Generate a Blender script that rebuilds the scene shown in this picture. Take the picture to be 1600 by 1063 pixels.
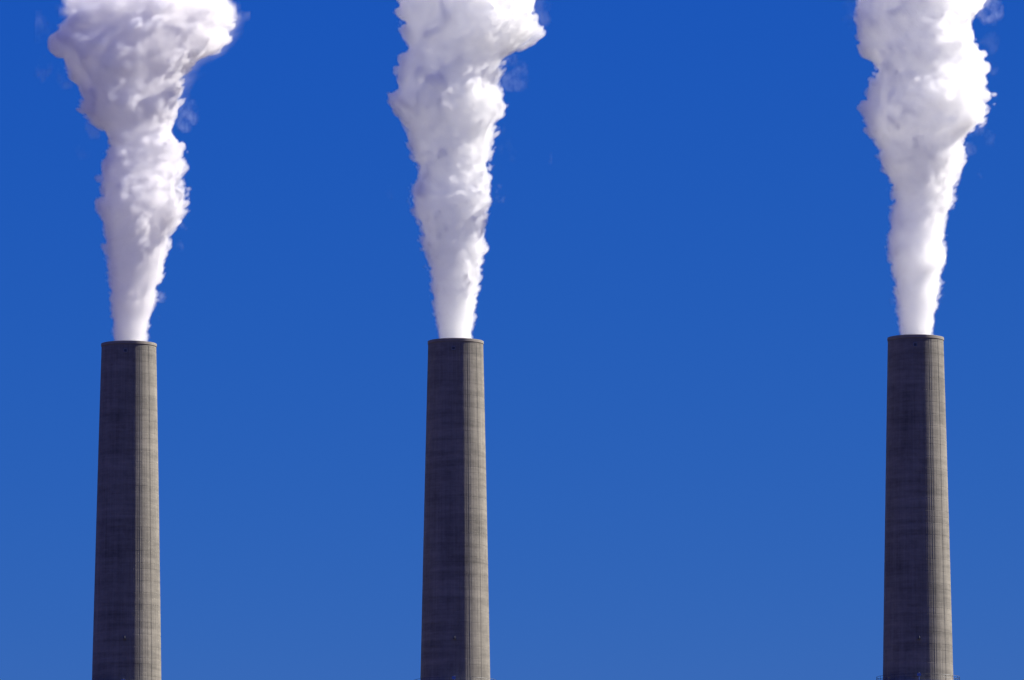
import bpy, bmesh, math, random
import numpy as np
from mathutils import Vector, Matrix

for o in list(bpy.data.objects):
    bpy.data.objects.remove(o)
scene = bpy.context.scene
COL = scene.collection
R = math.radians

# ------------------------------------------------------------------ camera
FPX = 11480.0                       # focal length in photo pixels (photo 1600 x 1063)
PITCH = R(7.5)
CAM = Vector((0.0, -1400.0, 1.8))
cd = bpy.data.cameras.new('camera')
cam = bpy.data.objects.new('camera', cd)
COL.objects.link(cam)
cd.sensor_width = 36.0
cd.lens = FPX / 1600.0 * 36.0
cd.clip_start = 1.0
cd.clip_end = 200000.0
cam.location = CAM
cam.rotation_euler = (R(90) + PITCH, 0, 0)
scene.camera = cam

# ------------------------------------------------------------------ sky and sun
SUN_EL, SUN_AZ = R(42), R(75)       # azimuth clockwise from +Y (away from the camera)
world = bpy.data.worlds.new('World')
scene.world = world
world.use_nodes = True
nt = world.node_tree
bg = nt.nodes['Background']
sky = nt.nodes.new('ShaderNodeTexSky')
sky.sky_type = 'NISHITA'
sky.sun_disc = False
sky.sun_elevation = SUN_EL
sky.sun_rotation = SUN_AZ
sky.altitude = 3000
sky.air_density = 0.5
sky.dust_density = 0.0
sky.ozone_density = 8.0
# polarised, saturated high-desert sky: one response curve per channel over the whole dome
sep = nt.nodes.new('ShaderNodeSeparateColor')
comb = nt.nodes.new('ShaderNodeCombineColor')
nt.links.new(sky.outputs[0], sep.inputs[0])
for i, (k, g) in enumerate(((0.308, 2.3), (0.69, 0.80), (5.16, -0.05))):
    p = nt.nodes.new('ShaderNodeMath'); p.operation = 'POWER'; p.inputs[1].default_value = g
    m = nt.nodes.new('ShaderNodeMath'); m.operation = 'MULTIPLY'; m.inputs[1].default_value = k
    nt.links.new(sep.outputs[i], p.inputs[0])
    nt.links.new(p.outputs[0], m.inputs[0])
    nt.links.new(m.outputs[0], comb.inputs[i])
nt.links.new(comb.outputs[0], bg.inputs[0])
bg.inputs[1].default_value = 0.05

sd = bpy.data.lights.new('sun', 'SUN')
sd.energy = 5.0
sd.angle = R(0.53)
sd.color = (1.0, 0.95, 0.86)
sun = bpy.data.objects.new('sun', sd)
COL.objects.link(sun)
S = Vector((math.sin(SUN_AZ) * math.cos(SUN_EL), math.cos(SUN_AZ) * math.cos(SUN_EL), math.sin(SUN_EL)))
sun.rotation_euler = S.to_track_quat('Z', 'Y').to_euler()
sun.location = S * 500

scene.view_settings.view_transform = 'Standard'
scene.view_settings.look = 'None'
scene.view_settings.exposure = 1.02
scene.view_settings.gamma = 1
scene.render.engine = 'CYCLES'
cy = scene.cycles
cy.max_bounces = 64
cy.diffuse_bounces = 6
cy.volume_bounces = 64
cy.transparent_max_bounces = 8
cy.volume_step_rate = 2.0
cy.volume_max_steps = 256
cy.use_denoising = True
cy.use_adaptive_sampling = True
cy.adaptive_threshold = 0.02

# ------------------------------------------------------------------ helpers
def unproject(px, py, Y):
    """World point seen at photo pixel (px, py) on the vertical plane y = Y."""
    c, s = math.cos(PITCH), math.sin(PITCH)
    d = Vector((px - 800.0, c * FPX - s * (531.5 - py), s * FPX + c * (531.5 - py)))
    return CAM + d * ((Y - CAM.y) / d.y)

def mesh_obj(name, verts, faces, mat, parent=None, smooth=False):
    me = bpy.data.meshes.new(name)
    me.from_pydata([tuple(v) for v in verts], [], faces)
    me.update()
    if mat:
        me.materials.append(mat)
    if smooth:
        me.polygons.foreach_set('use_smooth', [True] * len(me.polygons))
    o = bpy.data.objects.new(name, me)
    COL.objects.link(o)
    o.parent = parent
    return o

def tag(o, **kw):
    for k, v in kw.items():
        o[k] = v
    return o

class MB:
    def __init__(s): s.v, s.f = [], []
    def box(s, c, size, ang=0.0):
        n = len(s.v); ca, sa = math.cos(ang), math.sin(ang)
        for dx in (-.5, .5):
            for dy in (-.5, .5):
                for dz in (-.5, .5):
                    x, y = dx * size[0], dy * size[1]
                    s.v.append((c[0] + x * ca - y * sa, c[1] + x * sa + y * ca, c[2] + dz * size[2]))
        s.f += [tuple(n + i for i in q) for q in ((0,1,3,2),(4,6,7,5),(0,4,5,1),(2,3,7,6),(0,2,6,4),(1,5,7,3))]
    def bar(s, a, b, r, seg=6):
        a, b = Vector(a), Vector(b); d = (b - a).normalized()
        u = d.orthogonal().normalized(); w = d.cross(u); n = len(s.v)
        for p in (a, b):
            for i in range(seg):
                t = 2 * math.pi * i / seg
                s.v.append(tuple(p + u * (r * math.cos(t)) + w * (r * math.sin(t))))
        for i in range(seg):
            j = (i + 1) % seg
            s.f.append((n + i, n + j, n + seg + j, n + seg + i))
        s.f.append(tuple(n + i for i in range(seg))[::-1]); s.f.append(tuple(n + seg + i for i in range(seg)))
    def lathe(s, prof, seg, closed=True):
        """prof: closed list of (radius, z) revolved round z."""
        n, m = len(s.v), len(prof)
        for i in range(seg):
            t = 2 * math.pi * i / seg
            for r, z in prof:
                s.v.append((r * math.cos(t), r * math.sin(t), z))
        for i in range(seg):
            a, b = n + i * m, n + ((i + 1) % seg) * m
            for k in range(m if closed else m - 1):
                k2 = (k + 1) % m
                s.f.append((a + k, b + k, b + k2, a + k2))
    def ring_tube(s, rad, z, r, seg=72, sub=6):
        s.lathe([(rad + r * math.cos(2 * math.pi * k / sub), z + r * math.sin(2 * math.pi * k / sub)) for k in range(sub)], seg)
    def build(s, name, mat, parent=None, smooth=False):
        return mesh_obj(name, s.v, s.f, mat, parent, smooth)

def new_mat(name):
    m = bpy.data.materials.new(name); m.use_nodes = True
    t = m.node_tree
    return m, t, t.nodes['Principled BSDF']

def plain(name, col, rough=0.6, metal=0.0, var=0.15, scale=3.0):
    m, t, b = new_mat(name)
    tc = t.nodes.new('ShaderNodeTexCoord'); n = t.nodes.new('ShaderNodeTexNoise')
    n.inputs['Scale'].default_value = scale; n.inputs['Detail'].default_value = 5
    t.links.new(tc.outputs['Object'], n.inputs['Vector'])
    mx = t.nodes.new('ShaderNodeMix'); mx.data_type = 'RGBA'
    mx.inputs[6].default_value = tuple(c * (1 - var) for c in col) + (1,)
    mx.inputs[7].default_value = tuple(min(1, c * (1 + var)) for c in col) + (1,)
    t.links.new(n.outputs[0], mx.inputs[0]); t.links.new(mx.outputs[2], b.inputs['Base Color'])
    b.inputs['Roughness'].default_value = rough; b.inputs['Metallic'].default_value = metal
    return m

# ------------------------------------------------------------------ materials
def concrete_mat():
    """Slip-formed concrete: board marks running up, day joints running round, stains."""
    m, t, b = new_mat('board_marked_concrete')
    N, L = t.nodes.new, t.links.new
    tc = N('ShaderNodeTexCoord'); oi = N('ShaderNodeObjectInfo')
    sp = N('ShaderNodeSeparateXYZ'); L(tc.outputs['Object'], sp.inputs[0])
    def math_(op, a, bb=None):
        n = N('ShaderNodeMath'); n.operation = op
        for i, v in enumerate((a, bb)):
            if v is None: continue
            if isinstance(v, (int, float)): n.inputs[i].default_value = v
            else: L(v, n.inputs[i])
        return n.outputs[0]
    ang = math_('ARCTAN2', sp.outputs[1], sp.outputs[0])
    rnd = math_('MULTIPLY', oi.outputs['Random'], 60.0)
    def noise(vx, vy, vz, detail=3.0, rough=0.55):
        c = N('ShaderNodeCombineXYZ')
        for i, v in enumerate((vx, vy, vz)):
            if isinstance(v, (int, float)): c.inputs[i].default_value = v
            else: L(v, c.inputs[i])
        n = N('ShaderNodeTexNoise'); n.inputs['Scale'].default_value = 1.0
        n.inputs['Detail'].default_value = detail; n.inputs['Roughness'].default_value = rough
        L(c.outputs[0], n.inputs['Vector'])
        return n.outputs[0]
    cx, cyy = math_('COSINE', ang), math_('SINE', ang)
    z = sp.outputs[2]
    # vertical board streaks: fine round the shaft, long up it
    streak = noise(math_('MULTIPLY', cx, 26.0), math_('MULTIPLY', cyy, 26.0), math_('ADD', math_('MULTIPLY', z, 0.06), rnd), 4)
    wide = noise(math_('MULTIPLY', cx, 5.0), math_('MULTIPLY', cyy, 5.0), math_('ADD', math_('MULTIPLY', z, 0.05), rnd), 3)
    # horizontal lifts, each pour a slightly different grey
    lift = noise(math_('MULTIPLY', cx, 0.5), math_('MULTIPLY', cyy, 0.5), math_('ADD', math_('MULTIPLY', z, 0.9), rnd), 5, 0.7)
    bign = noise(math_('MULTIPLY', cx, 1.2), math_('MULTIPLY', cyy, 1.2), math_('ADD', math_('MULTIPLY', z, 0.11), rnd), 4)
    fine = noise(sp.outputs[0], sp.outputs[1], z, 8, 0.7)
    acc = math_('ADD', math_('MULTIPLY', math_('SUBTRACT', streak, 0.5), 0.5), math_('MULTIPLY', math_('SUBTRACT', wide, 0.5), 0.35))
    acc = math_('ADD', acc, math_('MULTIPLY', math_('SUBTRACT', lift, 0.5), 1.0))
    acc = math_('ADD', acc, math_('MULTIPLY', math_('SUBTRACT', bign, 0.5), 0.55))
    acc = math_('ADD', acc, math_('MULTIPLY', math_('SUBTRACT', fine, 0.5), 0.5))
    acc = math_('ADD', acc, 0.5)
    r = N('ShaderNodeValToRGB')
    r.color_ramp.elements[0].position = 0.15; r.color_ramp.elements[0].color = (0.092, 0.084, 0.07, 1)
    r.color_ramp.elements[1].position = 0.9; r.color_ramp.elements[1].color = (0.275, 0.25, 0.205, 1)
    L(acc, r.inputs[0]); L(r.outputs[0], b.inputs['Base Color'])
    b.inputs['Roughness'].default_value = 0.9
    bp = N('ShaderNodeBump'); bp.inputs['Strength'].default_value = 0.6; bp.inputs['Distance'].default_value = 0.05
    L(math_('ADD', streak, math_('MULTIPLY', fine, 0.6)), bp.inputs['Height']); L(bp.outputs[0], b.inputs['Normal'])
    return m

M_CONC = concrete_mat()
M_CAP = plain('weathered_cap_concrete', (0.22, 0.195, 0.165), 0.85, 0, 0.25, 0.8)
M_FLUE = plain('sooty_brick_flue', (0.05, 0.042, 0.038), 0.9)
M_STEEL = plain('galvanised_steel', (0.22, 0.23, 0.25), 0.45, 0.6)
M_DARK = plain('dark_painted_steel', (0.05, 0.055, 0.065), 0.5, 0.2)
M_LAMP = plain('lamp_housing', (0.1, 0.1, 0.11), 0.6, 0.2)
M_LENS, _t, _b = new_mat('blue_tinted_lens')
_b.inputs['Base Color'].default_value = (0.08, 0.16, 0.5, 1); _b.inputs['Roughness'].default_value = 0.15

# ------------------------------------------------------------------ ground
def ground():
    m, t, b = new_mat('desert_ground')
    N, L = t.nodes.new, t.links.new
    tc = N('ShaderNodeTexCoord')
    n1 = N('ShaderNodeTexNoise'); n1.inputs['Scale'].default_value = 0.004; n1.inputs['Detail'].default_value = 10
    n2 = N('ShaderNodeTexNoise'); n2.inputs['Scale'].default_value = 0.3; n2.inputs['Detail'].default_value = 8
    mx = N('ShaderNodeMath'); mx.operation = 'ADD'
    L(tc.outputs['Object'], n1.inputs['Vector']); L(tc.outputs['Object'], n2.inputs['Vector'])
    L(n1.outputs[0], mx.inputs[0]); L(n2.outputs[0], mx.inputs[1])
    r = N('ShaderNodeValToRGB')
    r.color_ramp.elements[0].position = 0.35; r.color_ramp.elements[0].color = (0.022, 0.018, 0.012, 1)
    r.color_ramp.elements[1].position = 0.65; r.color_ramp.elements[1].color = (0.065, 0.045, 0.03, 1)
    h = N('ShaderNodeMath'); h.operation = 'MULTIPLY'; h.inputs[1].default_value = 0.5
    L(mx.outputs[0], h.inputs[0]); L(h.outputs[0], r.inputs[0]); L(r.outputs[0], b.inputs['Base Color'])
    b.inputs['Roughness'].default_value = 0.95
    rings, seg = [0, 200, 600, 1500, 4000, 12000, 40000], 48
    rnd = random.Random(3)
    v, f = [(0, 0, 0)], []
    for i, rr in enumerate(rings[1:]):
        for k in range(seg):
            a = 2 * math.pi * k / seg
            z = 0 if rr <= 1500 else rnd.uniform(-1, 0) * rr * 0.0015
            v.append((rr * math.cos(a), rr * math.sin(a), z))
    for k in range(seg):
        f.append((0, 1 + k, 1 + (k + 1) % seg))
    for i in range(len(rings) - 2):
        a, c = 1 + i * seg, 1 + (i + 1) * seg
        for k in range(seg):
            j = (k + 1) % seg
            f.append((a + k, c + k, c + j, a + j))
    o = mesh_obj('ground', v, f, m, smooth=True)
    tag(o, kind='structure')
ground()

# ------------------------------------------------------------------ chimneys
def chimney(px_c, py_rim, Y, px_half, label, seed, gallery_py):
    rng = random.Random(seed)
    top = unproject(px_c, py_rim, Y)
    top.z = H = unproject(px_c, py_rim, Y - 5.3).z    # the near edge of the rim is what meets the sky
    ppm = FPX / math.hypot(Y - CAM.y, H)              # photo pixels per metre here
    rt = px_half / ppm
    root = bpy.data.objects.new('chimney', None)
    COL.objects.link(root)
    root.location = (top.x, Y, 0)
    tag(root, label=label, category='chimney', group='tall concrete chimneys in a row')
    root.empty_display_size = 8
    def rad(z):                                       # outer radius at height z
        d = H - z
        return rt * (1 + 0.00445 * d - 0.0000064 * d * d)
    # shaft: slip-formed lifts with recessed joints, and shallow recessed board lines
    seg = 288
    zs, lift = [], []
    z = 0.0
    body_top = H - 0.62
    while z < body_top - 0.4:
        h = 2.3 if rng.random() > 0.15 else 1.15
        h = min(h, body_top - z)
        jit = rng.uniform(-0.006, 0.006)
        for dz, dr in ((0.0, -0.02), (0.05, -0.02), (0.07, 0.0), (h - 0.03, 0.0)):
            zs.append(z + dz); lift.append((dr, jit))
        z += h
    zs.append(body_top); lift.append((0, 0))
    board = np.zeros(seg)
    for i in range(0, seg, 4):
        board[i] = -0.008
    off = np.array([rng.uniform(-0.005, 0.005) for _ in range(seg // 4)]).repeat(4)
    th = 2 * np.pi * np.arange(seg) / seg
    V = []
    for zz, (dr, jit) in zip(zs, lift):
        rr = rad(zz) + dr + jit + (board + off)
        V.append(np.stack([rr * np.cos(th), rr * np.sin(th), np.full(seg, zz)], 1))
    V = np.concatenate(V)
    F = []
    for k in range(len(zs) - 1):
        a, b = k * seg, (k + 1) * seg
        for i in range(seg):
            j = (i + 1) % seg
            F.append((a + i, a + j, b + j, b + i))
    mesh_obj('shaft', V, F, M_CONC, root)
    # corbelled cap
    m = MB()
    r0 = rad(body_top)
    m.lathe([(r0 - 0.5, body_top - 0.02), (r0 - 0.06, body_top - 0.02), (r0 - 0.02, body_top + 0.03), (r0 + 0.09, body_top + 0.08), (r0 + 0.10, H - 0.03), (r0 + 0.07, H), (r0 - 0.9, H + 0.02), (r0 - 0.9, H - 0.3)], 144)
    m.build('cap_ring', M_CAP, root)
    # roof slab between cap and flue, and the flue itself
    fr = rt * 0.70
    m = MB(); m.lathe([(fr + 0.01, H - 0.55), (r0 - 0.52, H - 0.55), (r0 - 0.52, H - 0.35), (fr + 0.01, H - 0.35)], 96)
    m.build('roof_slab', M_CAP, root)
    m = MB(); m.lathe([(fr - 0.25, H - 30), (fr, H - 30), (fr, H - 0.02), (fr - 0.25, H - 0.02)], 96)
    m.build('flue', M_FLUE, root)
    # face of the shaft towards the camera
    def on_shaft(phi, z, out=0.0):                    # phi from the camera side, + to the right
        r = rad(z) + out
        return Vector((r * math.sin(phi), -r * math.cos(phi), z))
    # cable conduits up the sunlit side, lightning conductor beside them
    zt = H - 0.75
    for nm, ph_, out, rr_, mt in (('cable_conduit', 25.5, -0.01, 0.04, M_DARK), ('cable_conduit', 29.5, -0.01, 0.03, M_DARK), ('lightning_conductor', 49, 0.015, 0.02, M_DARK)):
        m = MB()
        zz = 0.5
        while zz < zt:
            z2 = min(zz + 12, zt); m.bar(on_shaft(R(ph_), zz, out), on_shaft(R(ph_), z2, out), rr_); zz = z2
        m.build(nm, mt, root)
    # inspection port near the top: recessed frame, dark pane
    zp = H - 1.95
    ph = R(-4)
    for k, (a, zq, w) in enumerate(((ph, zp, 0.62),)):
        c = on_shaft(a, zq, 0.02)
        m = MB()
        for dx, dz, sx, sz in ((-w/2, 0, 0.09, w), (w/2, 0, 0.09, w), (0, w/2, w, 0.09), (0, -w/2, w, 0.09)):
            m.box((c.x + dx, c.y - 0.02, c.z + dz), (sx, 0.16, sz))
        port = m.build('inspection_port', M_STEEL, root)
        m = MB(); m.box((c.x, c.y + 0.03, c.z), (w - 0.1, 0.1, w - 0.1)); m.build('hatch', M_DARK, port)
    # obstruction lamp on the shaft
    pt = None
    zl = unproject(px_c, 997, Y - rad(H - 55)).z
    c = on_shaft(R(-1), zl, 0.28)
    m = MB(); m.box((c.x, c.y + 0.12, c.z - 0.16), (0.55, 0.5, 0.08)); m.bar((c.x, c.y, c.z - 0.12), (c.x, c.y, c.z + 0.12), 0.16, 12)
    lamp = m.build('warning_light', M_DARK, root)
    m = MB(); m.bar((c.x, c.y, c.z + 0.12), (c.x, c.y, c.z + 0.34), 0.12, 12); m.build('lens', M_LAMP, lamp)
    # gallery round the shaft at the foot of the picture
    if gallery_py is not None:
        zr = unproject(px_c, gallery_py, Y).z         # height of its top rail
        zd = zr - 1.1
        rg_ = rad(zd)
        m = MB(); m.lathe([(rg_ + 0.06, zd - 0.12), (rg_ + 1.25, zd - 0.12), (rg_ + 1.25, zd), (rg_ + 0.06, zd)], 96)
        gal = m.build('gallery', M_STEEL, root)
        m = MB(); m.ring_tube(rg_ + 1.2, zr, 0.035, 96); m.ring_tube(rg_ + 1.2, zr - 0.5, 0.025, 96)
        m.build('railing', M_DARK, gal)
        for k in range(24):
            a = 2 * math.pi * (k + 0.5) / 24
            m = MB(); m.bar(((rg_ + 1.2) * math.cos(a), (rg_ + 1.2) * math.sin(a), zd - 0.01), ((rg_ + 1.2) * math.cos(a), (rg_ + 1.2) * math.sin(a), zr), 0.03, 5)
            m.build('railing_post', M_DARK, gal)
        for k in range(12):
            a = 2 * math.pi * k / 12
            m = MB(); m.bar(((rg_ + 0.02) * math.cos(a), (rg_ + 0.02) * math.sin(a), zd - 1.3), ((rg_ + 1.15) * math.cos(a), (rg_ + 1.15) * math.sin(a), zd - 0.14), 0.05, 5)
            m.build('bracket', M_STEEL, gal)
        c = Vector((rg_ * math.sin(R(-2)), -(rg_ + 0.9), zr))
        m = MB(); m.bar((c.x, c.y, zd), (c.x, c.y, zr - 0.25), 0.06, 8); m.box((c.x, c.y, zr - 0.1), (0.7, 0.4, 0.5))
        st = m.build('warning_light', M_LENS, root)
        m = MB(); m.bar((c.x, c.y, zr + 0.15), (c.x, c.y, zr + 0.3), 0.1, 10); m.build('lens', M_LAMP, st)
    return root, Vector((top.x, Y, H)), rt

CH = [
    chimney(201.5, 532.2, 12.0, 42.6, 'leftmost tall concrete chimney, under the greyest smoke plume', 11, 1068),
    chimney(712.0, 528.2, 0.0, 42.9, 'middle tall concrete chimney, under the brightest white plume', 23, 1063.5),
    chimney(1430.6, 522.6, -18.0, 43.3, 'right-hand tall concrete chimney, standing apart from the other two', 37, 1058.5),
]

# ------------------------------------------------------------------ smoke plumes
def tile_noise(n, size, rng):
    """Periodic cubic B-spline value noise, n cells across, sampled on size^3."""
    v = rng.standard_normal((n, n, n)).astype(np.float32)
    x = np.arange(size) * n / size
    i0 = np.floor(x).astype(int); f = (x - i0).astype(np.float32)
    W = np.zeros((size, n), np.float32)
    for k, w in ((-1, (1 - f) ** 3 / 6), (0, (3 * f ** 3 - 6 * f ** 2 + 4) / 6), (1, (-3 * f ** 3 + 3 * f ** 2 + 3 * f + 1) / 6), (2, f ** 3 / 6)):
        np.add.at(W, (np.arange(size), (i0 + k) % n), w)
    v = np.tensordot(W, v, (1, 0))
    v = np.moveaxis(np.tensordot(W, v, (1, 1)), 0, 1)
    v = np.moveaxis(np.tensordot(W, v, (1, 2)), 0, 2)
    return v / v.std()

TS = 128
_r = np.random.default_rng(5)
def tile_puffs(n, size, rng):
    """Periodic field of rounded domes packed n across (nearest feature point), sampled on size^3: 1 on top, creases between."""
    pts = (rng.random((n, n, n, 3)) * 0.9 + 0.05).astype(np.float32)
    size_r = (0.75 + 0.5 * rng.random((n, n, n))).astype(np.float32)
    x = (np.arange(size) * n / size).astype(np.float32)
    ci = np.floor(x).astype(int); f = x - ci
    best = np.full((size,) * 3, 9.0, np.float32)
    for a in (-1, 0, 1):
        ia = (ci + a) % n
        for b in (-1, 0, 1):
            ib = (ci + b) % n
            for c in (-1, 0, 1):
                ic = (ci + c) % n
                g = np.ix_(ia, ib, ic)
                p = pts[g]
                q = (p[..., 0] + (a - f)[:, None, None]) ** 2
                q += (p[..., 1] + (b - f)[None, :, None]) ** 2
                q += (p[..., 2] + (c - f)[None, None, :]) ** 2
                q /= size_r[g]
                np.minimum(best, q, out=best)
    out = np.sqrt(np.clip(1.15 - best, 0, None))
    return out - out.mean()

BILLOW = np.zeros((TS,) * 3, np.float32)
for n, a in ((8, 0.18), (14, 0.62), (28, 0.66)):
    BILLOW += 2.4 * a * 6.0 / n * tile_puffs(n, TS, _r)
for n, a in ((7, 0.035), (15, 0.04), (28, 0.035), (50, 0.025)):
    BILLOW += a * (np.abs(tile_noise(n, TS, _r)) - 0.8)
FBM = np.zeros((TS,) * 3, np.float32)
for n, a in ((5, 1.0), (10, 0.55), (21, 0.33), (43, 0.2)):
    FBM += a * tile_noise(n, TS, _r)
FBM /= FBM.std()
WARP = np.ascontiguousarray(tile_noise(4, TS, _r) + 0.35 * tile_noise(9, TS, _r))
FBM = np.ascontiguousarray(FBM)
BILLOW = np.ascontiguousarray(BILLOW)

def sample(tile, u, v, w):
    """Trilinear lookup; u v w in tile cells."""
    n = tile.shape[0]
    flat = tile.ravel()
    iu, iv, iw = np.floor(u), np.floor(v), np.floor(w)
    fu, fv, fw = (u - iu).astype(np.float32), (v - iv).astype(np.float32), (w - iw).astype(np.float32)
    iu, iv, iw = iu.astype(np.int32) % n, iv.astype(np.int32) % n, iw.astype(np.int32) % n
    ju, jv, jw = (iu + 1) % n, (iv + 1) % n, (iw + 1) % n
    out = 0
    for a, wa in ((iu, 1 - fu), (ju, fu)):
        for b, wb in ((iv, 1 - fv), (jv, fv)):
            base = (a * n + b) * n
            wab = wa * wb
            out = out + wab * ((1 - fw) * flat[base + iw] + fw * flat[base + jw])
    return out

DRIFT = 0.0042                       # the wind carries the plumes away from the camera (set per plume below)

def plume_tables(rows, origin):
    """Photo outline (y, left, right) -> height, centre, half width, left and right relief, in metres."""
    hs, xl, xr = [], [], []
    for py, a, b in rows:
        h = (origin.z, )
        hh = max(0.0, (origin_py[0] - py) / 8.2)
        for _ in range(3):
            p = unproject(a, py, origin.y + DRIFT * hh * hh)
            hh = max(0.0, p.z - origin.z)
        q = unproject(b, py, origin.y + DRIFT * hh * hh)
        hs.append(p.z - origin.z); xl.append(p.x - origin.x); xr.append(q.x - origin.x)
    o = np.argsort(hs)
    return np.array(hs)[o], np.array(xl)[o], np.array(xr)[o]

origin_py = [530.0]

def smooth(y, k):
    ker = np.hanning(2 * k + 3)[1:-1]; ker /= ker.sum()
    p = np.pad(y, k, mode='edge')
    return np.convolve(p, ker, 'valid')

def make_field(rows, origin, seed, vox, h0, h1, xpad, ext):
    """Signed depth below the plume's surface (m, + inside) and the wispy rim density, on a regular grid."""
    hs, xl, xr = plume_tables(rows, origin)
    zt = np.arange(-3, 160, 0.25)
    L, Rr = np.interp(zt, hs, xl), np.interp(zt, hs, xr)
    ht = hs[-1]
    over = np.maximum(0, zt - ht)
    gr, dr_ = ext
    L = L + over * (dr_ - gr); Rr = Rr + over * (dr_ + gr)
    cS, rS = smooth((L + Rr) / 2, 22), smooth((Rr - L) / 2, 22)
    dL, dR = smooth((cS - L) - rS, 4), smooth((Rr - cS) - rS, 4)
    dL, dR = (0.13 * rS * np.tanh(q / (0.13 * rS) * 0.9) for q in (dL, dR))
    Wt = np.concatenate([[0], np.cumsum(0.25 / np.maximum(rS, 2.5))[:-1]])
    m_ = (zt >= h0 - 1) & (zt <= h1 + 1)
    x0, x1 = (L[m_].min() - xpad), (Rr[m_].max() + xpad)
    rm = rS[m_].max()
    y0 = min(0 + DRIFT * h0 * h0 * 0, 0) - (rm if h1 < 90 else rm) * 1.12 + (DRIFT * h0 * h0 if h0 > 40 else 0) - 0.5
    y1 = rm * 1.12 + DRIFT * h1 * h1 + 1.5
    nx, ny, nz = (int((b - a) / vox) + 2 for a, b in ((x0, x1), (y0, y1), (h0, h1)))
    x1, y1, z1 = x0 + (nx - 1) * vox, y0 + (ny - 1) * vox, h0 + (nz - 1) * vox
    X = (x0 + vox * np.arange(nx)).astype(np.float32)[:, None]
    Yg = (y0 + vox * np.arange(ny)).astype(np.float32)[None, :]
    D = np.full((nx, ny, nz), -9.0, np.float32)
    Wd = np.zeros((nx, ny, nz), np.float32)
    cell = TS / 6.0                                   # tile cells per plume radius, so the tile spans six radii
    so = np.random.default_rng(seed + 7).uniform(0, TS, (6, 3))
    for k in range(nz):
        z = h0 + k * vox
        c, r = np.interp(z, zt, cS), max(2.0, np.interp(z, zt, rS))
        l_, r_ = np.interp(z, zt, dL), np.interp(z, zt, dR)
        w = np.interp(z, zt, Wt)
        zz = max(z, 0)
        yy = (Yg - DRIFT * zz * zz)
        xx = X - c
        rho = np.sqrt(xx * xx + yy * yy) + 1e-4
        cs = xx / rho
        reff = r + np.where(cs > 0, r_, l_) * cs ** 2
        d0 = reff - rho
        band = (d0 > -0.55 * r - 2) & (d0 < 0.75 * r + 2)
        D[:, :, k] = np.where(d0 > 0, d0, -9)
        ii, jj = np.nonzero(band)
        if not len(ii):
            continue
        u = (xx[ii, 0] / r); v = (yy[0, jj] / r)
        rr = rho[ii, jj] / r
        # faster in the middle, curling over at the edge
        ww = w - 0.15 * rr * rr
        cu, cv, cw = u * cell, v * cell, ww * cell
        wa = sample(WARP, cu * 0.5 + so[0, 0], cv * 0.5 + so[0, 1], cw * 0.5 + so[0, 2])
        wb = sample(WARP, cu * 0.5 + so[1, 0], cv * 0.5 + so[1, 1], cw * 0.5 + so[1, 2])
        cu += wa * 3.0; cv += wb * 3.0; cw += (wa - wb) * 2.0
        b1 = sample(BILLOW, cu + so[2, 0], cv + so[2, 1], cw + so[2, 2])
        b2 = sample(BILLOW, cu * 2.2 + so[3, 0], cv * 2.2 + so[3, 1], cw * 2.2 + so[3, 2])
        amp = r * min(1.0, 0.5 + zz / 20.0)
        disp = amp * (b1 - 0.05) + (amp + 0.6) * 0.42 * b2
        cut = 0.07 * amp + 0.10                       # no deep pits: folds are shallow, billows stand proud
        disp = np.where(disp < -cut, -cut - cut * np.tanh((-disp - cut) / cut) * 0.6, disp)
        d = d0[ii, jj] + disp
        D[ii, jj, k] = d
        # torn wisps: patches of thin smoke outside the surface
        n1 = sample(FBM, cu * 0.35 + so[4, 0], cv * 0.35 + so[4, 1], cw * 0.35 + so[4, 2])
        n2 = sample(FBM, cu * 1.6 + so[5, 0], cv * 1.6 + so[5, 1], cw * 1.6 + so[5, 2])
        side = np.clip(0.55 + 0.45 * u, 0, 1)
        fall = np.clip(1 + d / (0.30 * r), 0, 1) * (d < 0.5)
        ws = np.clip(n1 * 0.8 + n2 * 0.55 - 0.95, 0, 1.2) * fall * fall * side * min(1, zz / 12)
        Wd[ii, jj, k] = ws * 0.3
    return (D, Wd, (x0, y0, h0), (x1, y1, z1))

def smoke_core_mat(white):
    m, t, b = new_mat('dense_white_smoke')
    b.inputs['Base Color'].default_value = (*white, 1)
    b.inputs['Roughness'].default_value = 1.0
    b.inputs['Specular IOR Level'].default_value = 0.0
    b.inputs['Subsurface Weight'].default_value = 0.0
    b.inputs['Subsurface Radius'].default_value = (1.0, 0.97, 0.95)
    b.inputs['Subsurface Scale'].default_value = 6.0
    b.inputs['Alpha'].default_value = 0.05
    b.subsurface_method = 'RANDOM_WALK'
    return m

def smoke_vol_mat(white):
    m = bpy.data.materials.new('thin_white_smoke'); m.use_nodes = True
    t = m.node_tree; t.nodes.clear()
    out = t.nodes.new('ShaderNodeOutputMaterial'); v = t.nodes.new('ShaderNodeVolumePrincipled')
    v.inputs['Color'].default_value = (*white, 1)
    v.inputs['Density'].default_value = 1.0
    v.inputs['Anisotropy'].default_value = 0.6
    t.links.new(v.outputs[0], out.inputs['Volume'])
    return m


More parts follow.
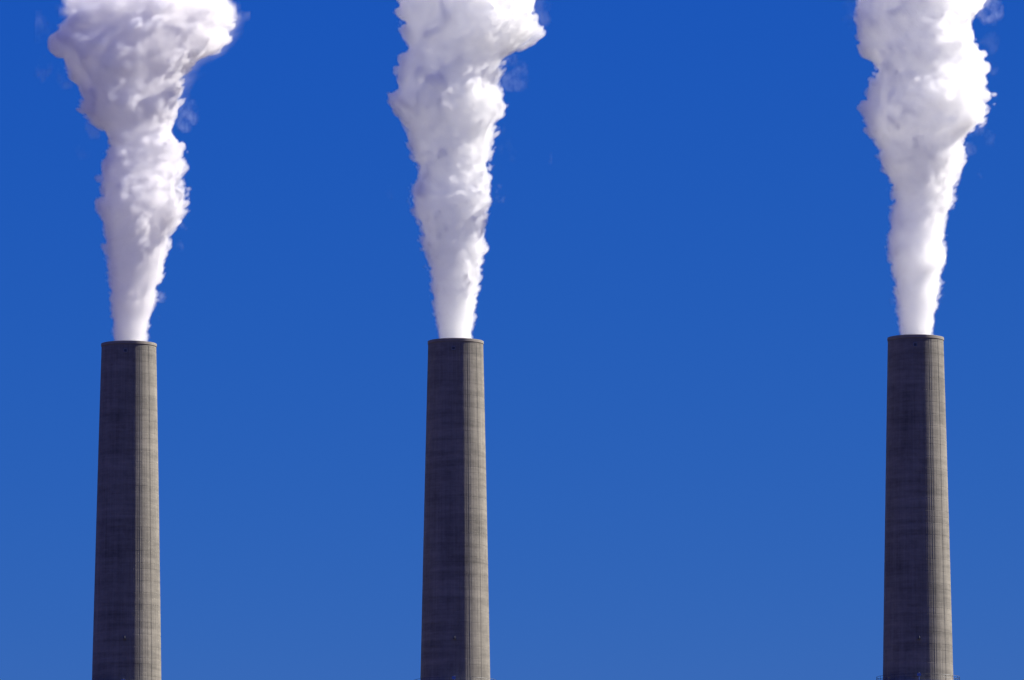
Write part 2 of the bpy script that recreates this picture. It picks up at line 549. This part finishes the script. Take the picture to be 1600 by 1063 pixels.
def volume_tree(lo, hi, shape, mat, iso=None):
    """Geometry nodes: the vertex attribute 'val' laid out on a regular grid -> a volume, or its surface at iso."""
    g = bpy.data.node_groups.new('smoke_grid', 'GeometryNodeTree')
    g.interface.new_socket('Geometry', in_out='INPUT', socket_type='NodeSocketGeometry')
    g.interface.new_socket('Geometry', in_out='OUTPUT', socket_type='NodeSocketGeometry')
    N, L = g.nodes.new, g.links.new
    gi, go = N('NodeGroupInput'), N('NodeGroupOutput')
    nx, ny, nz = shape
    pos = N('GeometryNodeInputPosition')
    def vm(op, a, b):
        n = N('ShaderNodeVectorMath'); n.operation = op
        L(a, n.inputs[0]); n.inputs[1].default_value = b
        return n.outputs[0]
    vox = [(hi[i] - lo[i]) / (shape[i] - 1) for i in range(3)]
    p = vm('SUBTRACT', pos.outputs[0], lo)
    p = vm('DIVIDE', p, vox)
    p = vm('ADD', p, (0.5, 0.5, 0.5))
    fl = N('ShaderNodeVectorMath'); fl.operation = 'FLOOR'; L(p, fl.inputs[0])
    sp = N('ShaderNodeSeparateXYZ'); L(fl.outputs[0], sp.inputs[0])
    ints = []
    for i in range(3):
        f = N('FunctionNodeFloatToInt'); L(sp.outputs[i], f.inputs[0]); ints.append(f.outputs[0])
    def im(op, a, b):
        n = N('FunctionNodeIntegerMath'); n.operation = op; L(a, n.inputs[0])
        if isinstance(b, int): n.inputs[1].default_value = b
        else: L(b, n.inputs[1])
        return n.outputs[0]
    idx = im('ADD', im('MULTIPLY', im('ADD', im('MULTIPLY', ints[0], ny), ints[1]), nz), ints[2])
    na = N('GeometryNodeInputNamedAttribute'); na.data_type = 'FLOAT'; na.inputs['Name'].default_value = 'val'
    si = N('GeometryNodeSampleIndex'); si.data_type = 'FLOAT'; si.domain = 'POINT'; si.clamp = True
    L(gi.outputs[0], si.inputs['Geometry']); L(na.outputs['Attribute'], si.inputs['Value']); L(idx, si.inputs['Index'])
    vc = N('GeometryNodeVolumeCube')
    L(si.outputs[0], vc.inputs['Density'])
    vc.inputs['Background'].default_value = 0.0
    vc.inputs['Min'].default_value = lo; vc.inputs['Max'].default_value = hi
    vc.inputs['Resolution X'].default_value = nx; vc.inputs['Resolution Y'].default_value = ny; vc.inputs['Resolution Z'].default_value = nz
    last = vc.outputs[0]
    if iso is not None:
        v2 = N('GeometryNodeVolumeToMesh'); L(last, v2.inputs['Volume'])
        v2.inputs['Threshold'].default_value = iso
        last = v2.outputs[0]
    sm = N('GeometryNodeSetMaterial'); sm.inputs['Material'].default_value = mat
    L(last, sm.inputs[0]); L(sm.outputs[0], go.inputs[0])
    return g

def grid_object(name, arr, lo, hi, mat, iso=None):
    me = bpy.data.meshes.new(name)
    n = arr.size
    me.vertices.add(n)
    a = me.attributes.new('val', 'FLOAT', 'POINT')
    a.data.foreach_set('value', np.ascontiguousarray(arr, np.float32).ravel())
    me.materials.append(mat)
    o = bpy.data.objects.new(name, me)
    COL.objects.link(o)
    md = o.modifiers.new('grid', 'NODES')
    md.node_group = volume_tree(lo, hi, arr.shape, mat, iso)
    return o

def surface(arr, lo, hi, iso, mat):
    o = grid_object('tmp', arr, lo, hi, mat, iso)
    dg = bpy.context.evaluated_depsgraph_get()
    ev = o.evaluated_get(dg)
    me = bpy.data.meshes.new_from_object(ev)
    old, g = o.data, o.modifiers[0].node_group
    bpy.data.objects.remove(o); bpy.data.meshes.remove(old); bpy.data.node_groups.remove(g)
    return me

VOX = 0.2
CORE_DEPTH = 0.9
SIGMA = 0.85
THIN = 0.008

def plume(rows, ch, label, seed, ext, py0, drift, white=(0.999, 0.999, 0.999), puffs=(), sigma=SIGMA):
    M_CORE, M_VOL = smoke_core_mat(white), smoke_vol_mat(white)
    global DRIFT
    DRIFT = drift
    origin_py[0] = py0
    root, org, rt = ch
    D, Wd, lo, hi = make_field(rows, org, seed, VOX, -0.6, 70.0, 3.0, ext)
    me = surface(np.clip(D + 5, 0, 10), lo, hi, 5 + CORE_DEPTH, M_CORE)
    D2, W2, lo2, hi2 = make_field(rows, org, seed, 0.9, 68.0, 135.0, 3.0, ext)
    out = me
    out.name = 'smoke_plume'
    out.materials.clear(); out.materials.append(M_CORE)
    out.polygons.foreach_set('use_smooth', [True] * len(out.polygons))
    core = bpy.data.objects.new('smoke_plume', out)
    COL.objects.link(core)
    core.location = org
    tag(core, label=label, category='smoke plume', group='white smoke plumes rising from the chimneys')
    # torn-off scraps of thin smoke beside the column
    n3 = [lo[i] + (hi[i] - lo[i]) * np.arange(D.shape[i]) / (D.shape[i] - 1) for i in range(3)]
    for i, (px, py, rad_, k) in enumerate(puffs):
        p = unproject(px, py, org.y + drift * ((py0 - py) / 8.2) ** 2) - org
        ix = [np.nonzero(np.abs(n3[j] - p[j]) < rad_ * 1.3)[0] for j in range(3)]
        if min(len(q) for q in ix) == 0:
            continue
        A, B, Cc = np.meshgrid(*[n3[j][ix[j]] for j in range(3)], indexing='ij')
        q = np.sqrt((A - p[0]) ** 2 + (B - p[1]) ** 2 + ((Cc - p[2]) / 1.25) ** 2) / rad_
        sc = 9.0 / (0.6 + 0.25 * rad_)
        f1 = sample(FBM, A * sc * 1.3 + 9.7 * i, B * sc * 1.3, Cc * sc * 0.9)
        f2 = sample(FBM, A * sc * 3.2 + 31.0 * i, B * sc * 3.2, Cc * sc * 2.4)
        w_ = np.clip(0.30 - 0.6 * q + 0.45 * f1 + 0.42 * f2, 0, 1) * np.clip((1.3 - q) * 3, 0, 1)
        sl = np.ix_(*ix)
        Wd[sl] = np.maximum(Wd[sl], w_ * k * 1.7)
    s = np.clip((D + 0.15) / 0.6, 0, 1)
    dens = sigma * s * s * (3 - 2 * s) + Wd * 0.16
    dens *= 1 - 0.94 * np.clip((D - 1.3) / 2.4, 0, 1)        # core hollowed out so sunlight passes through and lifts the shaded side
    dens[dens < 0.004] = 0
    # unseen plume above the frame, thinned so it only lightly veils the sun
    z2 = np.linspace(lo2[2], hi2[2], D2.shape[2])
    thin = np.interp(z2, (70.0, 78.0, 135.0), (SIGMA, THIN, THIN * 0.6))
    dens2 = np.clip((D2 + 0.5) / 2.0, 0, 1) * thin[None, None, :].astype(np.float32)
    dens2[:, :, z2 < hi[2] + 0.2] = 0
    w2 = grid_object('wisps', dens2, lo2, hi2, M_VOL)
    w2.parent = core
    w2['kind'] = 'stuff'
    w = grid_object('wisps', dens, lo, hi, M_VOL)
    w.parent = core
    w['kind'] = 'stuff'
    print('PLUME', label, D.shape, len(out.polygons))
    return core

ROWS_L = [(0,95,361),(18,96,367),(30,97,360),(45,95,350),(60,87,350),(75,80,340),(88,87,325),(96,93,312),(108,96,304),(118,106,291),(128,116,287),(140,123,286),(160,126,279),(172,116,276),(185,137,274),(200,155,268),(215,163,282),(235,168,292),(250,166,286),(270,158,284),(285,158,281),(300,158,289),(315,154,295),(330,154,292),(345,158,278),(360,162,271),(380,165,269),(400,166,261),(415,166,255),(432,168,258),(450,169,247),(470,170,245),(490,173,238),(510,175,234),(531,177.6,230)]
ROWS_M = [(0,624,826),(20,617,829),(42,626,837),(60,623,826),(75,630,812),(82,626,784),(100,622,781),(120,620,779),(140,617,777),(155,610,780),(170,619,792),(185,628,784),(200,636,776),(215,638,765),(235,643,765),(250,648,767),(262,656,768),(275,653,770),(290,646,766),(305,643,768),(320,640,768),(335,642,761),(345,652,762),(365,658,758),(390,661,764),(400,668,754),(425,668,751),(445,672,749),(465,675,745),(490,679,743),(510,682,740),(528,685,739)]
ROWS_R = [(0,1344,1539),(20,1338,1531),(40,1336,1521),(60,1342,1521),(80,1343,1539),(100,1360,1543),(118,1366,1536),(135,1361,1538),(155,1358,1545),(175,1355,1547),(190,1355,1541),(202,1360,1527),(220,1371,1506),(240,1373,1507),(260,1375,1505),(275,1389,1498),(290,1393,1490),(305,1395,1493),(320,1393,1491),(335,1392,1478),(360,1389,1477),(385,1386,1476),(400,1387,1482),(420,1393,1475),(440,1396,1471),(460,1398,1468),(490,1402,1464),(510,1403,1460),(523,1405,1457)]

PUFFS_M = [(803, 114, 2.8, 0.22), (789, 98, 2.0, 0.22), (818, 126, 1.4, 0.16), (784, 216, 2.6, 0.06), (800, 238, 3.2, 0.03), (843, 18, 2.4, 0.08), (862, 252, 1.8, 0.06), (778, 303, 1.5, 0.4), (610, 300, 1.2, 0.12), (645, 415, 1.0, 0.12), (757, 345, 0.8, 0.4), (775, 60, 1.5, 0.2)]
PUFFS_L = [(297, 176, 2.0, 0.28), (288, 190, 1.8, 0.3), (78, 106, 2.6, 0.3), (62, 42, 2.6, 0.07), (130, 236, 1.4, 0.1), (148, 200, 1.8, 0.3), (287, 352, 0.8, 0.35), (282, 385, 1.0, 0.15), (252, 462, 1.1, 0.5), (107, 118, 2.2, 0.3), (246, 500, 0.7, 0.3)]
PUFFS_R = [(1547, 14, 2.4, 0.4), (1335, 22, 2.4, 0.16), (1524, 203, 1.8, 0.2), (1546, 217, 1.3, 0.1), (1546, 66, 1.8, 0.05), (1514, 236, 1.4, 0.18), (1386, 292, 1.5, 0.2), (1366, 196, 2.2, 0.25), (1552, 105, 1.2, 0.14), (1528, 274, 1.2, 0.1), (1395, 470, 0.8, 0.2)]
plume(ROWS_L, CH[0], 'leftmost smoke plume, the greyest, spreading wide to both sides at its top', 101, (0.10, 0.05), 531, 0.006, (0.964, 0.958, 0.960), PUFFS_L)  # smoke albedo lowered: shade put into this plume's colour
plume(ROWS_M, CH[1], 'bright white smoke plume rising from the middle chimney', 202, (0.14, 0.0), 528, 0.0015, (0.9999, 0.9997, 0.990), PUFFS_M, 0.85)
plume(ROWS_R, CH[2], 'smoke plume on the right, grey on its left side and white on its right', 303, (0.12, 0.0), 523, 0.0022, (0.986, 0.985, 0.980), PUFFS_R)
